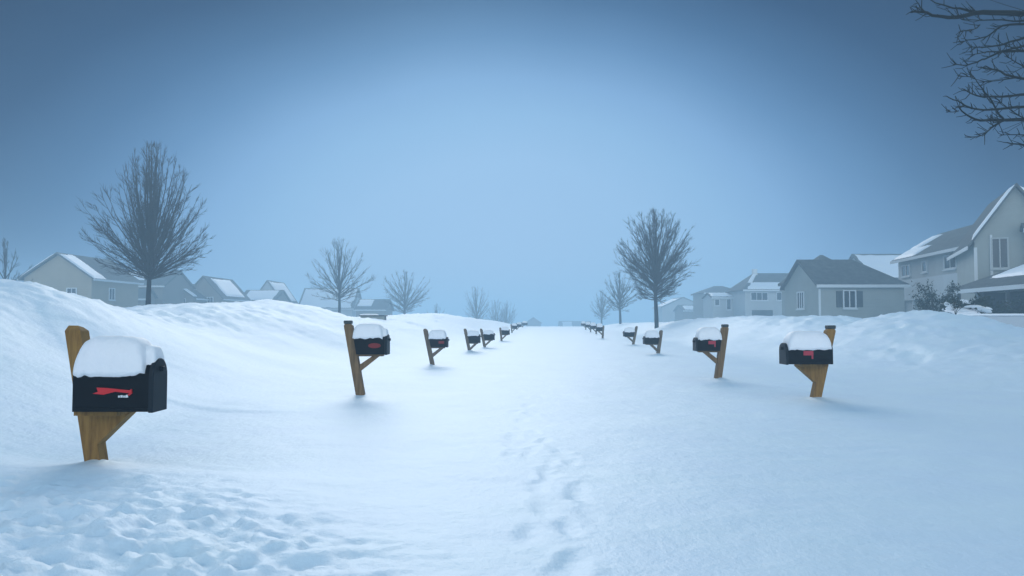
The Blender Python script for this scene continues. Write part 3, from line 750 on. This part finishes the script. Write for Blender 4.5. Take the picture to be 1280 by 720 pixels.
def at(px, d): return ((px - CX) / F * d, d)
x, y = at(1168, 27.5); shrub('spiky dark evergreen shrub against the pale balcony band', x, y, gz(x, y) - .1, .95, 1.6, 1500, 5, True, 0)
x, y = at(1208, 24.0); shrub('rounded dark shrub loaded with snow clumps beside the porch', x, y, gz(x, y) - .05, .85, .92, 3600, 9, False, 14)
x, y = at(1256, 26.5); shrub('broad dark hedge shrub in the shade under the porch roof', x, y, gz(x, y) - .1, 1.3, 1.0, 1700, 14, False, 0)

def weeds(label, x, y, h, n, seed):
    rr = random.Random(seed); t = thing('dry_weed', label, 'weed', (x, y, gz(x, y) - .02), 0, 'dry stalks poking out of the banks'); mb = MB()
    for k in range(n):
        e = Vector((rr.uniform(-.6, .6) * h, rr.uniform(-.3, .3) * h, h * rr.uniform(.6, 1)))
        pts = bez(Vector((0, 0, 0)), Vector((e.x * .2, e.y * .2, e.z * .6)), e, 4); mb.tube(pts, [.006, .005, .004, .0035, .003], 4)
        for j in range(3): b = pts[2].lerp(pts[4], rr.random()); mb.tube([b, b + Vector((rr.uniform(-.08, .08), rr.uniform(-.05, .05), .07))], [.0035, .002], 3)
    mb.build('stalks', M['weed'], t)
weeds('dry stalk sticking out of the bank below the rounded shrub', *at(1194, 15.4), .30, 6, 3)

# ------------------------------------------------------------------ haze
hz = MB().box(-660, 660, -75, 660, -9.5, 9.9).build('haze', M['trim'])
m = bpy.data.materials.new('haze_air'); m.use_nodes = True; nt = m.node_tree; nt.nodes.clear()
o = N(nt, 'ShaderNodeOutputMaterial'); v = N(nt, 'ShaderNodeVolumePrincipled')
v.inputs['Color'].default_value = (.60, .84, 1.0, 1); v.inputs['Density'].default_value = .0070; v.inputs['Anisotropy'].default_value = .25
nt.links.new(v.outputs[0], o.inputs['Volume'])
hz.data.materials.clear(); hz.data.materials.append(m); tag(hz, kind='stuff')

# ------------------------------------------------------------------ sky and sun
SUN_EL, SUN_AZ = R(25), R(-7)      # azimuth from +Y, towards -X
w = bpy.data.worlds.new('World'); sc.world = w; w.use_nodes = True; nt = w.node_tree; nt.nodes.clear()
out = N(nt, 'ShaderNodeOutputWorld')
sky = N(nt, 'ShaderNodeTexSky', sky_type='NISHITA'); sky.sun_disc = False; sky.sun_elevation = SUN_EL; sky.sun_rotation = SUN_AZ
sky.dust_density = 3; sky.air_density = 1.2
b1 = N(nt, 'ShaderNodeBackground'); b1.inputs[1].default_value = .0015; 
tn = N(nt, 'ShaderNodeMix', data_type='RGBA', blend_type='MULTIPLY'); tn.inputs[0].default_value = 1; tn.inputs[7].default_value = (.35, .65, 1, 1)
nt.links.new(sky.outputs[0], tn.inputs[6]); nt.links.new(tn.outputs[2], b1.inputs[0])
tc = N(nt, 'ShaderNodeTexCoord'); sp = N(nt, 'ShaderNodeSeparateXYZ'); nt.links.new(tc.outputs['Generated'], sp.inputs[0])
# broad bright oval low over the lane; corner vignette put into the sky colour
mp = N(nt, 'ShaderNodeMapping'); mp.inputs['Location'].default_value = (.015, 0, -.105); mp.inputs['Scale'].default_value = (.97, 0, 1.5)
nt.links.new(tc.outputs['Generated'], mp.inputs['Vector'])
dt = N(nt, 'ShaderNodeVectorMath', operation='LENGTH'); nt.links.new(mp.outputs[0], dt.inputs[0])
cn = N(nt, 'ShaderNodeTexNoise'); cn.inputs['Scale'].default_value = 2.2; cn.inputs['Detail'].default_value = 3; nt.links.new(tc.outputs['Generated'], cn.inputs['Vector'])
cm = N(nt, 'ShaderNodeMath', operation='MULTIPLY_ADD'); cm.inputs[1].default_value = .07; nt.links.new(cn.outputs['Fac'], cm.inputs[0])
cs = N(nt, 'ShaderNodeMath', operation='SUBTRACT'); cs.inputs[1].default_value = .035; nt.links.new(dt.outputs['Value'], cs.inputs[0]); nt.links.new(cs.outputs[0], cm.inputs[2])
lobe = ramp(nt, cm.outputs[0], [(0, (.33, .52, .78)), (.20, (.30, .50, .76)), (.29, (.25, .45, .71)), (.36, (.195, .37, .63)), (.435, (.10, .225, .43)), (.50, (.045, .125, .27)), (.57, (.014, .055, .145)), (.70, (.003, .016, .055))])
up = ramp(nt, sp.outputs['Z'], [(.0, (0,)*3), (.46, (0,)*3), (.74, (1,)*3)]); up.color_ramp.interpolation = 'EASE'
mx = N(nt, 'ShaderNodeMix', data_type='RGBA'); nt.links.new(up.outputs[0], mx.inputs[0]); nt.links.new(lobe.outputs[0], mx.inputs[6])
mx.inputs[7].default_value = (.20, .37, .55, 1)  # brighter zenith added above the frame to light the snow
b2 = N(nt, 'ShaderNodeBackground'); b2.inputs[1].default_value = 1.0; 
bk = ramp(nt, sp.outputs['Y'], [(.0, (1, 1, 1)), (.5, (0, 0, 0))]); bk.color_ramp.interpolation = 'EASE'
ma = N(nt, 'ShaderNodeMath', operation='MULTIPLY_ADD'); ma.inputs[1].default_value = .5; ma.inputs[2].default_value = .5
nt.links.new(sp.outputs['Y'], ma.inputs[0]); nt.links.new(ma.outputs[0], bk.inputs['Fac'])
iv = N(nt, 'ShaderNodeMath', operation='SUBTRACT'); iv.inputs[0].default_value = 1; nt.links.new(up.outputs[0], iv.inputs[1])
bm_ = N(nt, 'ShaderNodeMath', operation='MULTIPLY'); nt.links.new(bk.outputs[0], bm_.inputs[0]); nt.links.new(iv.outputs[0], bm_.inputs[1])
m3 = N(nt, 'ShaderNodeMix', data_type='RGBA'); nt.links.new(bm_.outputs[0], m3.inputs[0]); nt.links.new(mx.outputs[2], m3.inputs[6]); m3.inputs[7].default_value = (1.55, 1.68, 1.78, 1)  # bright sky added behind the camera to light surfaces facing it
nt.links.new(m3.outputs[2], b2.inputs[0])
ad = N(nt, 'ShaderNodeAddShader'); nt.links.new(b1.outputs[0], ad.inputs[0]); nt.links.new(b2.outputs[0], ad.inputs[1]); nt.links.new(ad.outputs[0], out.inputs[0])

sl = bpy.data.lights.new('sun', 'SUN'); sl.energy = 1.5; sl.angle = R(34); sl.color = (1, .985, .96)
so = bpy.data.objects.new('sun', sl); COL.objects.link(so)
sd = Vector((math.sin(SUN_AZ) * math.cos(SUN_EL), math.cos(SUN_AZ) * math.cos(SUN_EL), math.sin(SUN_EL)))
so.rotation_euler = sd.to_track_quat('Z', 'Y').to_euler()

# ------------------------------------------------------------------ camera
cam = bpy.data.cameras.new('camera'); co = bpy.data.objects.new('camera', cam); COL.objects.link(co)
cam.sensor_width = 36; cam.lens = 36 * F / 1280; cam.clip_end = 3000; cam.clip_start = .05
co.location = (0, 0, CAMH); co.rotation_euler = (R(90) + math.atan((HY - 360) / F), 0, 0)
sc.camera = co
sc.view_settings.view_transform = 'Standard'; sc.view_settings.look = 'None'; sc.view_settings.exposure = .06; sc.view_settings.gamma = 1
sc.view_settings.use_curve_mapping = False
sc.render.engine = 'CYCLES'
sc.cycles.use_denoising = True
sc.cycles.volume_bounces = 2; sc.cycles.max_bounces = 6; sc.cycles.diffuse_bounces = 3; sc.cycles.glossy_bounces = 2
sc.cycles.filter_width = 1.5
